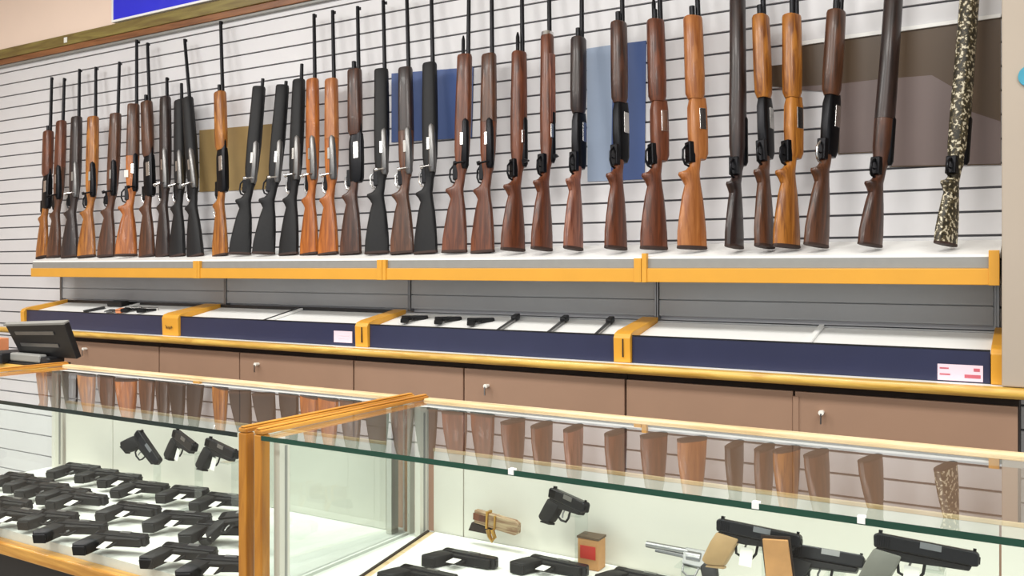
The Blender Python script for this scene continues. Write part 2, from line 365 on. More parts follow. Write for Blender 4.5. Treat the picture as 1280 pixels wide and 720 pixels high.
# ================================================================== LONG GUNS
def long_gun(kind, base, top, psi, k, L, st, fe, rc, opt, name, label, cat, group):
    z = (top - base).normalized()
    x = Vector((math.cos(psi), math.sin(psi), 0)); x = (x - z * x.dot(z)).normalized(); y = z.cross(x)
    t = thing(name, label, cat, (0, 0, 0), 0, group)
    t.matrix_world = Matrix((x, y, z)).transposed().to_4x4(); t.location = base
    wf = opt.get('w', 1)
    def lf(name, S, m, par=t, n=14, p=2.6):
        return MB().loft([(q[0] * k, q[1] * wf, q[2] * wf) + tuple(q[3:]) for q in S], n, p).build(name, m, par, smooth=True)
    sm, fm = W[st], W[fe]
    sk = lf('butt_pad', [(.0, -.104, .006, .016), (.002, -.108, .009, .019), (.010, -.107, .008, .019)], M['pad'])
    lower = [(.010, -.106, .007, .019), (.06, -.103, .006, .020), (.12, -.093, .003, .019), (.18, -.081, -.002, .0175), (.222, -.068, -.009, .017),
             (.240, -.078, -.011, .018), (.256, -.092, -.012, .0185), (.265, -.090, -.012, .018), (.274, -.064, -.011, .016), (.288, -.050, -.009, .0155), (.32, -.044, -.005, .016)]
    BX = .003 if kind in ('bolt', 'full', 'mil') else .008
    if kind in ('bolt', 'full', 'mil'):
        end = .83 if kind == 'bolt' else (1.16 if kind == 'full' else .86)
        n2 = 'stock' if st == fe else 'stock'
        up = [(.35, -.046, .004, .020), (.42, -.052, .012, .025), (.54, -.052, .018, .026), (.66, -.049, .019, .026), (.76, -.046, .019, .025), (end - .008, -.045, .019, .024), (end, -.042, .017, .021)]
        if kind == 'mil': up = [(q[0], q[1] * .8, q[2] * .8, q[3]) for q in up]
        if kind == 'full': up = [(q[0], q[1] * 1., q[2], q[3]) for q in up]
        if st == fe:
            lf('stock', lower + up, sm)
        else:
            lf('stock', lower + up[:3], sm); lf('fore_end', [(.541,) + up[2][1:]] + up[3:], fm)
        r = MB().tube([(BX - .006, -.012, .345 * k), (BX - .006, -.012, .36 * k), (BX - .006, -.012, .54 * k), (BX - .006, -.012, .56 * k)], [.012, .0175, .0175, .010]).build('receiver', M['action' if rc == 'silver' else 'gun'], t, smooth=True)
        if kind != 'full':
            MB().box(-.022, .004, -.0285, -.018, .44 * k, .495 * k).build('side_plate', M['silver' if rc != 'black' else 'gun'], t, bevel=.002)
            MB().tube([(BX, -.02, .37 * k), (BX - .006, -.045, .365 * k), (BX - .03, -.055, .36 * k)], .0045, 8).tube([(BX - .028, -.054, .361 * k), (BX - .04, -.058, .358 * k)], .009, 10).build('bolt_handle', M['silver' if rc == 'silver' else 'gun'], r, smooth=True)
        if kind == 'mil':
            for zb in (.60, .80, .855): lf('barrel_band', [(zb, -.036, .016, .0215), (zb + .016, -.034, .016, .0205)], M['silver'])
            MB().box(-.024, .010, -.027, -.014, .5 * k, .78 * k).build('hand_guard', W['rose'], t, bevel=.004)
        b0 = .55
        if kind == 'full':
            lf('fore_band', [(.56, -.049, .0145, .0255), (.575, -.049, .0145, .0255)], M['gun'] if st != 'camo' else W['camo'])
    else:
        lf('stock', lower, sm)
        r = lf('receiver', [(.315, -.036, .014, .015), (.335, -.044, .022, .019), (.42, -.046, .024, .0195), (.50, -.044, .024, .019), (.535, -.036, .022, .015)], W[fe] if rc == 'wood' else M['gun'], p=4)
        MB().box(-.014, .012, -.0215, -.0185, .42 * k, .495 * k).build('side_plate', M['silver'], t, bevel=.001)
        lf('fore_end', [(.53, -.042, .012, .019), (.55, -.050, .018, .025), (.62, -.050, .020, .027), (.76, -.048, .020, .027), (.823, -.048, .019, .026), (.83, -.046, .018, .023)], fm)
        if kind == 'pump':
            MB().tube([(-.017, 0, .53 * k), (-.017, 0, .87 * k)], .0105, 10).build('magazine_tube', M['gun'], t, smooth=True)
        if kind == 'double':
            MB().tube([(-.012, 0, .53 * k), (-.012, 0, L)], .0085, 10).build('barrel', M['gun'], t, smooth=True)
        b0 = .52
    bm = W['camo'] if st == 'camo' else M['gun']
    rr = opt.get('r', .0098)
    b = MB().tube([(BX, 0, b0 * k), (BX, 0, .75 * k), (BX, 0, L)], [rr * 1.15, rr, rr * .86], 12).build('barrel', bm, t, smooth=True)
    if L > .95: MB().box(BX + rr * .5, BX + rr + .008, -.0015, .0015, L - .02, L - .006).build('front_sight', M['gun'], b)
    # trigger guard and trigger on the left (underside)
    g = [(-.042, 0, .285 * k), (-.066, 0, .295 * k), (-.074, 0, .315 * k), (-.072, 0, .345 * k), (-.058, 0, .362 * k), (-.042, 0, .366 * k)]
    g = [(q[0] * wf, q[1], q[2]) for q in g]
    gm = M['silver'] if opt.get('g') else M['gun']
    tg = MB().tube(g, .0042, 8).build('trigger_guard', gm, t, smooth=True)
    MB().box(-.056 * wf, -.034, -.0165, .0165, .30 * k, .375 * k).build('trigger_plate', M['gun'], tg, bevel=.003)
    MB().tube([(-.044 * wf, 0, .327 * k), (-.056 * wf, 0, .322 * k), (-.064 * wf, 0, .325 * k)], .0025, 6).build('trigger', M['gun'], tg)
    if opt.get('scope'):
        MB().tube([(BX + .042, 0, .30 * k), (BX + .042, 0, .35 * k), (BX + .042, 0, .36 * k), (BX + .042, 0, .50 * k), (BX + .042, 0, .54 * k), (BX + .042, 0, .58 * k)], [.019, .019, .0125, .0125, .021, .021], 12).build('scope', M['gun'], t, smooth=True)
    if opt.get('tip'):
        MB().tube([(-.02, 0, .80 * k), (-.02, 0, .895 * k), (-.02, 0, .915 * k)], [.008, .008, .003], 10).build('magazine_tip', M['gun'], t, smooth=True)
    if opt.get('clip'):
        lf('magazine', [(.385, -.085, -.04, .012), (.46, -.078, -.04, .012)], M['gun'], p=4)
    if opt.get('lever'):
        MB().tube([(-.05, 0, .30 * k), (-.085, -.0, .27 * k), (-.09, 0, .22 * k), (-.075, 0, .2 * k)], .004, 8).build('lever', M['silver'], t, smooth=True)
    if opt.get('tag'):
        q = opt['tag'] * k
        MB().box(-.056, -.036, -.026, -.0245, q - .02, q + .02).build('price_tag', M['tag'], t)
    return t
# kind, butt left, butt right, x of fore-end top, y of fore-end top, y of muzzle (None: beyond the frame), stock, fore-end, receiver, options, category, label
GUNS = [
 ('pump', 47, 60, 66, 165, 94, 'honey', 'red', 'dark', {}, 'shotgun', 'shotgun with orange stock and red-brown fore-end at the far left of the rack'),
 ('bolt', 60, 76, 81, 152, 95, 'brown', 'red', 'dark', {}, 'rifle', 'slim red-brown rifle between the orange-stocked shotgun and a nearly black rifle'),
 ('bolt', 77, 98, 101, 147, 83, 'dark', 'dark', 'silver', {}, 'rifle', 'nearly black brown rifle left of the honey-coloured slim rifle'),
 ('bolt', 97, 120, 122, 147, 80, 'honey', 'honey', 'dark', {}, 'rifle', 'slim rifle all in honey wood near the left end of the rack'),
 ('bolt', 122, 144, 150, 143, 75, 'brown', 'brown', 'dark', {}, 'rifle', 'plain mid-brown rifle right of the slim honey rifle'),
 ('bolt', 143, 172, 174, 132, 46, 'bright', 'brown', 'dark', {'tag': .44}, 'rifle', 'rifle with a broad bright orange butt and darker brown fore-end'),
 ('pump', 175, 194, 189, 128, 48, 'brown', 'brown', 'silver', {'g': 1}, 'rifle', 'brown rifle just right of the broad orange-butted rifle'),
 ('bolt', 196, 213, 208, 121, 93, 'dark', 'dark', 'silver', {'g': 1}, 'rifle', 'short dark rifle with silver action, first of the three dark ones left of the cardboard'),
 ('bolt', 213, 232, 226, 125, 100, 'black', 'black', 'silver', {'g': 1}, 'rifle', 'short black rifle in the middle of the three dark ones left of the cardboard'),
 ('bolt', 235, 255, 240, 123, 39, 'black', 'black', 'silver', {'g': 1}, 'rifle', 'black rifle with long thin barrel, left edge of the tan cardboard sheet'),
 ('pump', 269, 285, 281, 116, 22, 'honey', 'honey', 'silver', {'lever': 1}, 'shotgun', 'honey-coloured shotgun standing alone in front of the tan cardboard'),
 ('bolt', 285, 314, 325, 108, 97, 'black', 'black', 'silver', {}, 'rifle', 'black leaning rifle just right of the lone honey shotgun'),
 ('bolt', 314, 344, 354, 106, 100, 'black', 'black', 'silver', {}, 'rifle', 'black rifle leaning right, between two other black rifles after the cardboard'),
 ('bolt', 349, 373, 375, 99, 78, 'black', 'black', 'silver', {'g': 1}, 'rifle', 'black rifle immediately left of the two bright orange rifles'),
 ('bolt', 376, 398, 396, 100, None, 'bright', 'bright', 'silver', {'g': 1}, 'rifle', 'bright orange rifle, the left one of the bright orange pair'),
 ('bolt', 398, 423, 420, 100, None, 'bright', 'tan', 'silver', {'g': 1}, 'rifle', 'bright orange rifle, the right one of the bright orange pair'),
 ('pump', 425, 452, 449, 88, 5, 'walnut', 'walnut', 'silver', {'g': 1}, 'rifle', 'dark walnut rifle just right of the bright orange pair'),
 ('bolt', 455, 487, 483, 88, None, 'black', 'black', 'silver', {'g': 1}, 'rifle', 'broad black synthetic rifle right of the dark walnut rifle'),
 ('bolt', 487, 518, 513, 86, None, 'brown', 'dark', 'silver', {'g': 1}, 'rifle', 'rifle with brown butt and dark fore-end between two black synthetic rifles'),
 ('bolt', 517, 547, 543, 80, None, 'black', 'black', 'silver', {'g': 1}, 'rifle', 'last black synthetic rifle, before the red-brown rifles on its right'),
 ('bolt', 551, 584, 587, 70, None, 'red', 'red', 'dark', {'tip': 1}, 'rifle', 'red-brown rifle right beside the dark blue wall sheet'),
 ('bolt', 588, 618, 617, 69, None, 'red', 'brown', 'dark', {}, 'rifle', 'red-brown rifle in the middle of the three similar red-brown ones'),
 ('bolt', 626, 656, 655, 68, None, 'red', 'red', 'dark', {'tip': 1}, 'rifle', 'red-brown rifle left of the slim military-style rifle'),
 ('mil', 665, 690, 688, 46, None, 'red', 'red', 'dark', {'lever': 0}, 'rifle', 'slim full-stocked military rifle with metal bands and a shiny hand guard'),
 ('pump', 708, 728, 728, 51, None, 'rose', 'dark', 'dark', {}, 'shotgun', 'slim shotgun with dark fore-end and reddish stock left of the pale blue sheet'),
 ('pump', 757, 783, 778, 31, None, 'red', 'walnut', 'dark', {}, 'shotgun', 'dark brown shotgun in front of the larger blue sheet'),
 ('pump', 800, 834, 825, 28, None, 'red', 'red', 'wood', {'tip': 1}, 'shotgun', 'broad red-brown shotgun at the right edge of the larger blue sheet'),
 ('pump', 846, 883, 872, 24, None, 'tan', 'tan', 'wood', {'w': 1.05}, 'shotgun', 'broad light tan-orange shotgun, the palest wood on the right half'),
 ('full', 911, 928, 926, -10, None, 'dark', 'dark', 'dark', {'w': 1.05}, 'rifle', 'narrow almost black full-length long gun right of the tan-orange shotgun'),
 ('pump', 946, 967, 955, 24, None, 'brown', 'honey', 'dark', {}, 'shotgun', 'narrow shotgun with honey fore-end beside the full-length black long gun'),
 ('double', 967, 999, 995, 23, None, 'honey', 'honey', 'wood', {}, 'shotgun', 'honey-coloured double-barrelled shotgun at the left tip of the brown board'),
 ('pump', 1006, 1034, 1050, 18, None, 'brown', 'brown', 'dark', {'g': 1}, 'shotgun', 'brown shotgun leaning in front of the left part of the brown board'),
 ('full', 1074, 1101, 1122, -8, None, 'walnut', 'dark', 'dark', {'w': 1.0}, 'rifle', 'dark long gun leaning across the middle of the brown board'),
 ('full', 1170, 1194, 1216, -8, None, 'camo', 'camo', 'dark', {'w': 1.0}, 'shotgun', 'camouflage-patterned long gun at the right end of the rack'),
]
for gi, (kind, bl, br, fx, fy, by, st, fe, rc, opt, cat, label) in enumerate(GUNS):
    Yb = 3.05
    s0 = at(br - 2, 316, Yb); base = Vector((s0.x, Yb, shelfz(Yb) + .006))
    f = at(fx, fy, 3.15)
    if kind == 'full': zf_n = 1.1
    elif kind == 'mil': zf_n = .86
    else: zf_n = .83
    zf = (f - base).length; k = zf / zf_n
    if kind == 'full': k = min(k, 1.12)
    u = (f.x - base.x) / (f.z - base.z)
    if by is not None:
        L = at(fx, by, 3.17).z - base.z
    else: L = 1.17 if kind != 'full' else 1.36
    L = max(L, zf * 1.02)
    topY = min(3.185, Yb + .135 * min(1.2, L) / 1.0)
    topY = 3.168
    top = Vector((base.x + u * L, topY, base.z + L))
    # apparent butt width -> turn about the long axis
    uu = ((bl + br) / 2 - 640) / F; t_ = Yb / (CS + uu * SN)
    wid_m = (br - bl) * t_ / F / math.sqrt(1 + uu * uu)
    phi = TH - math.atan(uu)
    r = min(1, wid_m / (.117 * opt.get('w', 1)))
    ac = math.acos(r)
    psi = phi + ac * (1 if bl > 600 else -1)
    psi = max(math.radians(-5), min(math.radians(82), psi))
    if psi > math.radians(35):       # turned outward: bring the butt forward so its heel clears the wall
        base.y -= .0
    long_gun(kind, base, top, psi, k, L, st, fe, rc, opt, cat if cat == 'shotgun' else 'rifle', label, cat, 'long guns standing on the rack shelf')
# ================================================================== GLASS CASES
QC = .8
YC0, YC1 = 1.253 * QC, 1.813 * QC; ZT = H - .333 * QC; DK = H - .67 * QC
def case(x0, x1, label, deckz, left_panels, clips, edge):
    cx = (x0 + x1) / 2; hw = (x1 - x0) / 2; D = YC1 - YC0
    t = thing('glass_case', label, 'display case', (cx, YC0, 0), 0, 'glass counter cases of handguns')
    MB().box(-hw + .01, hw - .01, .02, D - .005, 0, DK - .045).build('base', M['matte'], t)
    MB().box(-hw, hw, -.004, .02, DK - .040, DK - .016).build('front_rail', M['oakx'], t, bevel=.003)
    MB().box(-hw + .002, hw - .002, .0205, D, DK - .044, deckz).build('deck', M['deck'], t)
    for s in (-1, 1):
        xa = hw - .018 if s > 0 else -hw
        MB().box(xa, xa + .018, 0, .018, DK - .0155, ZT).build('post', M['oakz'], t, bevel=.002)
        MB().box(xa, xa + .018, D - .018, D, DK - .0155, ZT - .010).build('post', M['cream'], t, bevel=.002)
        MB().box(xa + .006, xa + .012, D - .0195, D - .0182, deckz + .001, ZT - .012).build('gold_strip', M['oakz'], t)
        MB().box(xa, xa + .018, .0, D, ZT + .0005, ZT + .008).box(xa + .004, xa + .014, 0, D, ZT + .008, ZT + .011).build('end_rail', M['oak'], t, bevel=.002)
        gx = xa + .0065
        MB().box(gx, gx + .005, .019, D - .019, deckz + .001, ZT - .007).build('end_glass', M['glass'], t)
        wx = xa + .020 if s < 0 else xa - .016
        for yy in (.024, D - .05):
            sp = MB().box(wx, wx + .013, yy, yy + .022, deckz + .001, ZT - .008).build('shelf_standard', M['cream'], t)
            MB().box(wx + (.013 if s < 0 else -.001), wx + (.014 if s < 0 else 0), yy + .011, yy + .016, deckz + .01, ZT - .02).build('slot_line', M['lip'], sp)
    MB().box(-hw + .018, hw - .018, .001, .006, DK - .015, ZT - .0075).build('front_glass', M['front'], t)
    k = MB(); k.box(-hw + .0185, hw - .0185, -.001, D - .022, ZT - .007, ZT)
    tg = k.build('top_glass', M['glass'], t)
    MB().box(-hw + .0185, hw - .0185, -.0022, -.0011, ZT - .0075, ZT).build('glass_edge', edge, tg)
    MB().box(-hw + .0185, hw - .0185, D - .021, D, ZT - .004, ZT + .005).build('rear_rail', M['palerail'], t, bevel=.003)
    MB().box(-hw + .0185, hw - .0185, D - .024, D - .004, ZT - .014, ZT - .0045).build('rear_channel', M['silver'], t)
    xs = [-hw + .05] + [q - cx for q in left_panels] + [hw - .05]
    for a, b in zip(xs, xs[1:]):
        MB().box(a + .0015, b - .0015, D - .030, D - .024, deckz + .001, ZT - .096).build('rear_panel', M['cream'], t)
    MB().box(-hw + .05, hw - .05, D - .030, D - .023, ZT - .0955, ZT - .090).build('panel_trim', M['palerail'], t)
    for px in clips:
        c = at(px, 0, YC0).x - cx
        MB().box(c - .004, c + .004, -.0035, .005, ZT - .006, ZT + .0015).build('glass_clip', M['white'], t)
    return t
c1 = case(-2.865 * QC, -1.372 * QC, 'glass counter case at the left filled with rows of black handguns', DK, [-2.55 * QC, -1.95 * QC], [], M['edgedk'])
c2 = case(-1.350 * QC, .42 * QC, 'glass counter case at the right with a few propped handguns', DK + .005, [-1.197 * QC, -.06 * QC], [640, 945, 1077], M['edge'])
bd = thing('display_board', 'white display board with an angled left edge lying in the right glass case', 'board', (-.5, 1.2, DK + .006))
pts = [atz(458, 724, DK + .016), atz(562, 657, DK + .016)]
def P(p): return (p.x + .5, p.y - 1.2)
q0, q1 = P(pts[0]), P(pts[1])
MB().prism([q0, (.80, q0[1]), (.80, YC1 - 1.232), (q1[0], YC1 - 1.232)], 'z', 0, .010).build('board', M['deck'], bd)
MB().prism([(q0[0] - .014, q0[1]), (q0[0] - .001, q0[1]), (q1[0] - .001, YC1 - 1.232), (q1[0] - .014, YC1 - 1.232)], 'z', 0, .008).build('edge_strip', M['palerail'], bd)
MB().prism([(q0[0] - .019, q0[1]), (q0[0] - .0145, q0[1]), (q1[0] - .0145, YC1 - 1.232), (q1[0] - .019, YC1 - 1.232)], 'z', 0, .011).build('dark_strip', M['browndk'], bd)
# ================================================================== HANDGUNS
# local: lies on its side; slide along +x (muzzle), grip towards -y, thickness up z; origin under the middle
def handgun(style, slide_m, grip_m, tagged, label, group, name='handgun'):
    t = thing(name, label, 'handgun' if name != 'revolver' else 'revolver', (0, 0, 0), 0, group)
    L = {'full': .195, 'compact': .165, 'small': .145}.get(style, .19)
    a, b = -L / 2, L / 2; T = .028
    if name == 'revolver':
        MB().tube([(-.005, .048, T / 2), (b + .02, .048, T / 2)], .009, 12).build('barrel', slide_m, t, smooth=True)
        MB().tube([(-.005, .034, T / 2), (b - .01, .036, T / 2)], .005, 8).build('ejector_rod', slide_m, t, smooth=True)
        cy = MB().tube([(-.045, .036, .019), (-.008, .036, .019)], .019, 12).build('cylinder', slide_m, t, smooth=True)
        MB().prism([(-.075, .05), (-.05, .058), (0, .058), (.005, .05), (.0, .012), (-.05, .010), (-.075, .022)], 'z', .006, .024).build('frame', slide_m, t, bevel=.002)
        MB().tube([(-.045, .012, .014), (-.04, -.012, .014), (-.02, -.016, .014), (-.004, -.006, .014), (-.002, .012, .014)], .0028, 8).build('trigger_guard', slide_m, t)
        MB().prism([(-.075, .045), (-.05, .012), (-.066, -.02), (-.085, -.058), (-.122, -.048), (-.104, -.008), (-.09, .03)], 'z', .001, .029).build('grip', grip_m, t, bevel=.006, smooth=True)
        MB().box(-.088, -.074, .046, .06, .01, .018).build('hammer', slide_m, t)
        return t
    sl = MB().prism([(a, .030), (a - .003, .054), (a + .004, .060), (b - .006, .060), (b, .055), (b, .032), (b - .01, .030)], 'z', 0.001, T).build('slide', slide_m, t, bevel=.0035)
    MB().box(-.01, .03, .046, .0585, T - .001, T + .0008).build('ejection_port', M['steel'], sl)
    k = MB()
    for i in range(6): k.box(a + .006 + i * .0045, a + .008 + i * .0045, .034, .056, T - .0005, T + .0008)
    k.build('grip_serrations', M['gun'], sl)
    MB().box(a + .006, a + .013, .0595, .066, .009, .019).box(b - .012, b - .006, .0595, .065, .012, .016).build('sights', M['gun'], sl)
    MB().tube([(b - .002, .043, T / 2), (b + .002, .043, T / 2)], .0075, 12).build('muzzle', M['gun'], sl)
    MB().prism([(a + .004, .0295), (b - .012, .0295), (b - .016, .020), (.028, .017), (-.03, .012), (a + .004, .012)], 'z', .003, T - .003).build('frame', M['gunblk'], t, bevel=.002)
    gl = {'full': .080, 'compact': .070, 'small': .058}.get(style, .08)
    gr = MB().prism([(a + .001, .028), (a + .056, .022), (a + .042, -.012), (a + .027, -gl + .034), (a - .014, -gl + .028), (a - .028, -gl + .036), (a - .012, .002)], 'z', 0, T + .001).build('grip', grip_m, t, bevel=.005, smooth=True)
    MB().prism([(a + .027, -gl + .0335), (a - .015, -gl + .0275), (a - .017, -gl + .022), (a + .028, -gl + .027)], 'z', .002, T - .002).build('magazine_base', grip_m, gr, bevel=.002)
    MB().tube([(a + .046, .013, T / 2), (a + .05, -.012, T / 2), (a + .065, -.018, T / 2), (a + .088, -.016, T / 2), (a + .096, -.004, T / 2), (a + .098, .018, T / 2)], .0032, 8).build('trigger_guard', M['gunblk'], t, smooth=True)
    MB().tube([(a + .073, .016, T / 2), (a + .068, .002, T / 2), (a + .070, -.010, T / 2)], .0025, 6).build('trigger', M['steel'], t)
    if tagged:
        MB().box(a + .060, a + .090, -.036, .006, T / 2 + .004, T / 2 + .0052).build('price_tag', M['tag'], t)
    return t
PR = {}
def place_gun(key, label, group):
    """first use keeps the original, later uses copy it"""
    if key not in PR:
        style, sm, gm, tg = key
        PR[key] = handgun(style, M[sm], M[gm], tg, label, group)
        KIDS[PR[key].name] = kids(PR[key])
        for c in KIDS[PR[key].name]: KIDS[c.name] = kids(c)
        return PR[key]
    o = copy_tree(PR[key]); o['label'] = label; o['group'] = group
    return o
GL = 'handguns lying in rows in the left glass case'
# px left, top, right, bottom of each handgun in the left case, its style, tag and label
LG = [
 (-6, 597, 36, 613, 'small', 0, 'black handgun at the left frame edge, rearmost of those cut by it'),
 (10, 603, 66, 619, 'compact', 0, 'black handgun just right of the rear handgun cut by the left frame edge'),
 (26, 608, 84, 628, 'compact', 0, 'black handgun nearer than its two overlapping neighbours at rear left'),
 (62, 581, 128, 605, 'full', 0, 'rearmost lying black handgun at the back left corner of the deck'),
 (100, 591, 144, 608, 'small', 0, 'small black handgun beside the rearmost lying one at the back left corner'),
 (129, 596, 172, 615, 'small', 1, 'small dark handgun below the handgun that stands on end'),
 (146, 605, 210, 628, 'full', 1, 'long black handgun in front of the leftmost propped handguns, tag in its guard'),
 (56, 615, 108, 634, 'compact', 0, 'slim dark handgun partly behind a tagged black one in the left third'),
 (68, 620, 131, 643, 'full', 1, 'black handgun with a tag, overlapping a slim dark one in the left third'),
 (201, 611, 260, 635, 'compact', 1, 'grey-black handgun below the broad middle propped handgun'),
 (-14, 630, 28, 647, 'compact', 0, 'black handgun cut by the left frame edge in the middle row'),
 (-12, 640, 45, 665, 'full', 1, 'black handgun cut by the left frame edge, nearest of those cut'),
 (36, 645, 90, 666, 'compact', 0, 'thin dark handgun left of the two black ones by the front rail'),
 (57, 652, 128, 686, 'full', 0, 'large black handgun near the front rail in the left third'),
 (128, 631, 200, 660, 'full', 1, 'large black handgun in the centre of the left case'),
 (250, 620, 308, 646, 'full', 1, 'black handgun by the right post, first row below the propped ones'),
 (197, 642, 254, 672, 'full', 1, 'black handgun overlapping another beside the right post, long white tag'),
 (242, 656, 304, 685, 'full', 1, 'black handgun by the right post in the middle row'),
 (101, 667, 185, 702, 'full', 1, 'large black handgun closest to the front rail in the centre'),
 (192, 685, 264, 718, 'full', 1, 'black handgun with thick grip near the bottom edge right of centre'),
 (247, 700, 306, 734, 'full', 1, 'black handgun cut by the bottom edge beside the right post'),
]
GS = .56
for i, (l, tp, r, bt, sty, tg, lab) in enumerate(LG):
    o = place_gun((sty, 'slide', 'gunblk', tg), lab, GL)
    p = atz((l + r) / 2 , (tp + bt) / 2 + 2, DK + .014)
    a = math.radians(random.uniform(8, 22))
    o.location = (p.x, p.y, DK + .012); o.rotation_euler = (math.radians(12), 0, a); o.scale = (GS, GS, GS * 1.35)
def stand(p, h, label, z0):
    t = thing('display_stand', label, 'stand', (p.x, p.y, z0), 0, 'clear stands under the propped handguns')
    MB().box(-.02, .02, -.03, .025, 0, .003).build('foot', M['acrylic'], t)
    MB().box(-.012, .012, .012, .015, .003, h).build('upright', M['acrylic'], t)
    MB().box(-.012, .012, -.018, .012, h - .003, h).build('ledge', M['acrylic'], t)
    return t
GS2 = .60
def prop(o, p, roll, yaw=0, pitch=math.radians(78)):
    """raise the handgun so that its side faces the room; roll turns it in its own plane (muzzle down positive)"""
    o.rotation_euler = (0, 0, 0)
    R = Matrix.Rotation(yaw, 4, 'Z') @ Matrix.Rotation(pitch, 4, 'X') @ Matrix.Rotation(-roll, 4, 'Z')
    o.matrix_world = Matrix.Translation(p) @ R @ Matrix.Scale(GS2, 4)
GP = 'handguns propped up at the back of the left glass case'
for (x, y, Y, roll, yaw, key, lab, sl) in [
    (180, 570, 1.66 * QC, math.radians(40), .15, ('compact', 'slide', 'gunblk', 0), 'dark handgun propped nearly on end, leftmost of the propped ones', 'clear stand under the leftmost propped handgun in the left case'),
    (232, 566, 1.62 * QC, math.radians(8), -.3, ('full', 'slide', 'gunblk', 1), 'black handgun propped with its grip to the left, middle of the propped ones', 'clear stand under the middle propped handgun in the left case'),
    (278, 577, 1.58 * QC, math.radians(6), -.2, ('full', 'slide', 'gunblk', 1), 'large black handgun with a white tag propped beside the right post', 'clear stand under the right propped handgun in the left case')]:
    o = place_gun(key, lab, GP); p = at(x, y, Y); prop(o, p, roll, yaw)
    s = stand(Vector((p.x, Y + .022, 0)), max(.03, p.z - DK - .004), sl, DK + .001)
o = place_gun(('full', 'slide', 'gunblk', 0), 'black handgun leaning low beside the right post below the large propped one', GP)
p = at(293, 606, 1.47 * QC); prop(o, p, math.radians(-20), -.4, math.radians(40)); o.location.z = DK + .035
# right case ------------------------------------------------------
DR = DK + .0165
GR = 'handguns lying on the board in the right glass case'
for (x, y, key, rot, lab) in [
    (578, 700, ('full', 'slide', 'gunblk', 1), .02, 'black handgun lying left of the other lying ones in the right case'),
    (690, 709, ('full', 'slide', 'gunblk', 1), -.03, 'black handgun lying in front of the propped handgun with the red carton'),
    (525, 722, ('full', 'slide', 'gunblk', 0), .02, 'black handgun at the bottom edge left of the others in the right case'),
    (800, 726, ('full', 'slide', 'gunblk', 0), -.02, 'black handgun at the bottom edge below the silver revolver')]:
    o = place_gun(key, lab, GR); p = atz(x, y, DR + .014); o.location = (p.x, p.y, DR + .0006); o.rotation_euler = (0, 0, rot); o.scale = (.56, .56, .66)
GQ = 'handguns propped up in the right glass case'
def propped(x, y, Y, roll, yaw, key, lab, sl, pitch=78):
    o = place_gun(key, lab, GQ); p = at(x, y, Y); prop(o, p, math.radians(roll), yaw, math.radians(pitch))
    stand(Vector((p.x + .01, Y + .012, 0)), max(.02, p.z - DR + .004), sl, DR)
propped(712, 645, 1.70 * QC, 3, -.45, ('compact', 'slide', 'gunblk', 0), 'black handgun propped above a red carton at the back of the right case', 'clear stand behind the red carton in the right case')
propped(948, 690, 1.56 * QC, 3, -.0, ('full', 'slide', 'tangrip', 1), 'black handgun with a tan grip propped up in the right case', 'clear stand under the tan-gripped handgun')
propped(1156, 714, 1.50 * QC, 3, -.0, ('full', 'slide', 'greygrip', 1), 'black handgun with a grey grip propped at the right of the right case', 'clear stand under the grey-gripped handgun')
propped(1032, 722, 1.26, 1, -.0, ('compact', 'slide', 'gunblk', 0), 'black handgun low at the bottom edge between the tan-gripped and the grey-gripped handguns', 'clear stand under the low handgun at the bottom edge', 62)
rv = handgun('rev', M['steel'], M['gunblk'], 0, 'silver revolver with a black grip lying left of the tan-gripped handgun', None, 'revolver')
p = at(850, 708, 1.335)
stand(Vector((p.x, 1.36, 0)), .045, 'clear stand under the silver revolver', DR)
rv.matrix_world = Matrix.Translation(p) @ Matrix.Rotation(-.05, 4, 'Z') @ Matrix.Rotation(math.radians(50), 4, 'X') @ Matrix.Rotation(math.pi, 4, 'Y') @ Matrix.Scale(.6, 4)
# carton, leather tag, mottled handle, right case
p = at(720, 684, 1.66 * QC)
t = thing('cartridge_carton', 'small brown and red carton under the propped black handgun in the right case', 'carton', (p.x, 1.388, DR))
t.scale = (.8, .8, .85)
MB().box(-.025, .025, -.018, .018, 0, .062).build('box', M['leather'], t, bevel=.002)
MB().box(-.018, .018, -.0195, -.0181, .022, .048).build('red_panel', M['red'], t)
MB().box(-.026, .026, -.020, .019, .062, .066).build('lid', M['brnsheet'], t)
p = at(972, 694, 1.53 * QC)
t = thing('leather_tag', 'tan leather holster flap hanging below the muzzle of the tan-gripped handgun', 'leather tag', (p.x, 1.515 * QC, p.z))
t.scale = (.8, .8, .8)
MB().prism([(-.022, .028), (.020, .032), (.028, -.030), (-.016, -.036)], 'y', 0, .006).build('flap', M['leather'], t, bevel=.001)
MB().prism([(-.0265, .0325), (.0225, .037), (.031, -.033), (-.018, -.0395)], 'y', .006, .009).build('dark_backing', M['browndk'], t)
p = at(624, 651, 1.74 * QC)
t = thing('knife', 'mottled tan and brown sheathed knife with brass fittings at the back of the right case', 'knife', (p.x, 1.735 * QC, p.z))
t.scale = (.8, .8, .8)
t.rotation_euler = (0, math.radians(3), 0)
MB().prism([(-.062, .017), (.048, .012), (.058, .006), (.058, -.016), (.048, -.022), (-.062, -.014)], 'y', -.008, .008).build('sheath', wood('mottled_sheath', (178, 158, 124), (120, 84, 58), .5, 'x', 30), t, bevel=.003)
MB().prism([(-.063, .010), (-.030, .008), (-.030, -.006), (-.063, -.006)], 'y', -.0095, -.0081).build('handle_inlay', W['red'], t)
MB().box(-.028, -.022, -.011, .009, -.020, .020).box(-.006, -.001, -.011, .009, -.018, .014).build('brass_band', M['brass'], t, bevel=.001)
MB().tube([(-.02, -.012, -.02), (-.013, -.014, -.034), (-.006, -.012, -.044), (-.0, -.012, -.034), (-.008, -.011, -.018)], .005, 8).build('brass_buckle', M['brass'], t, smooth=True)
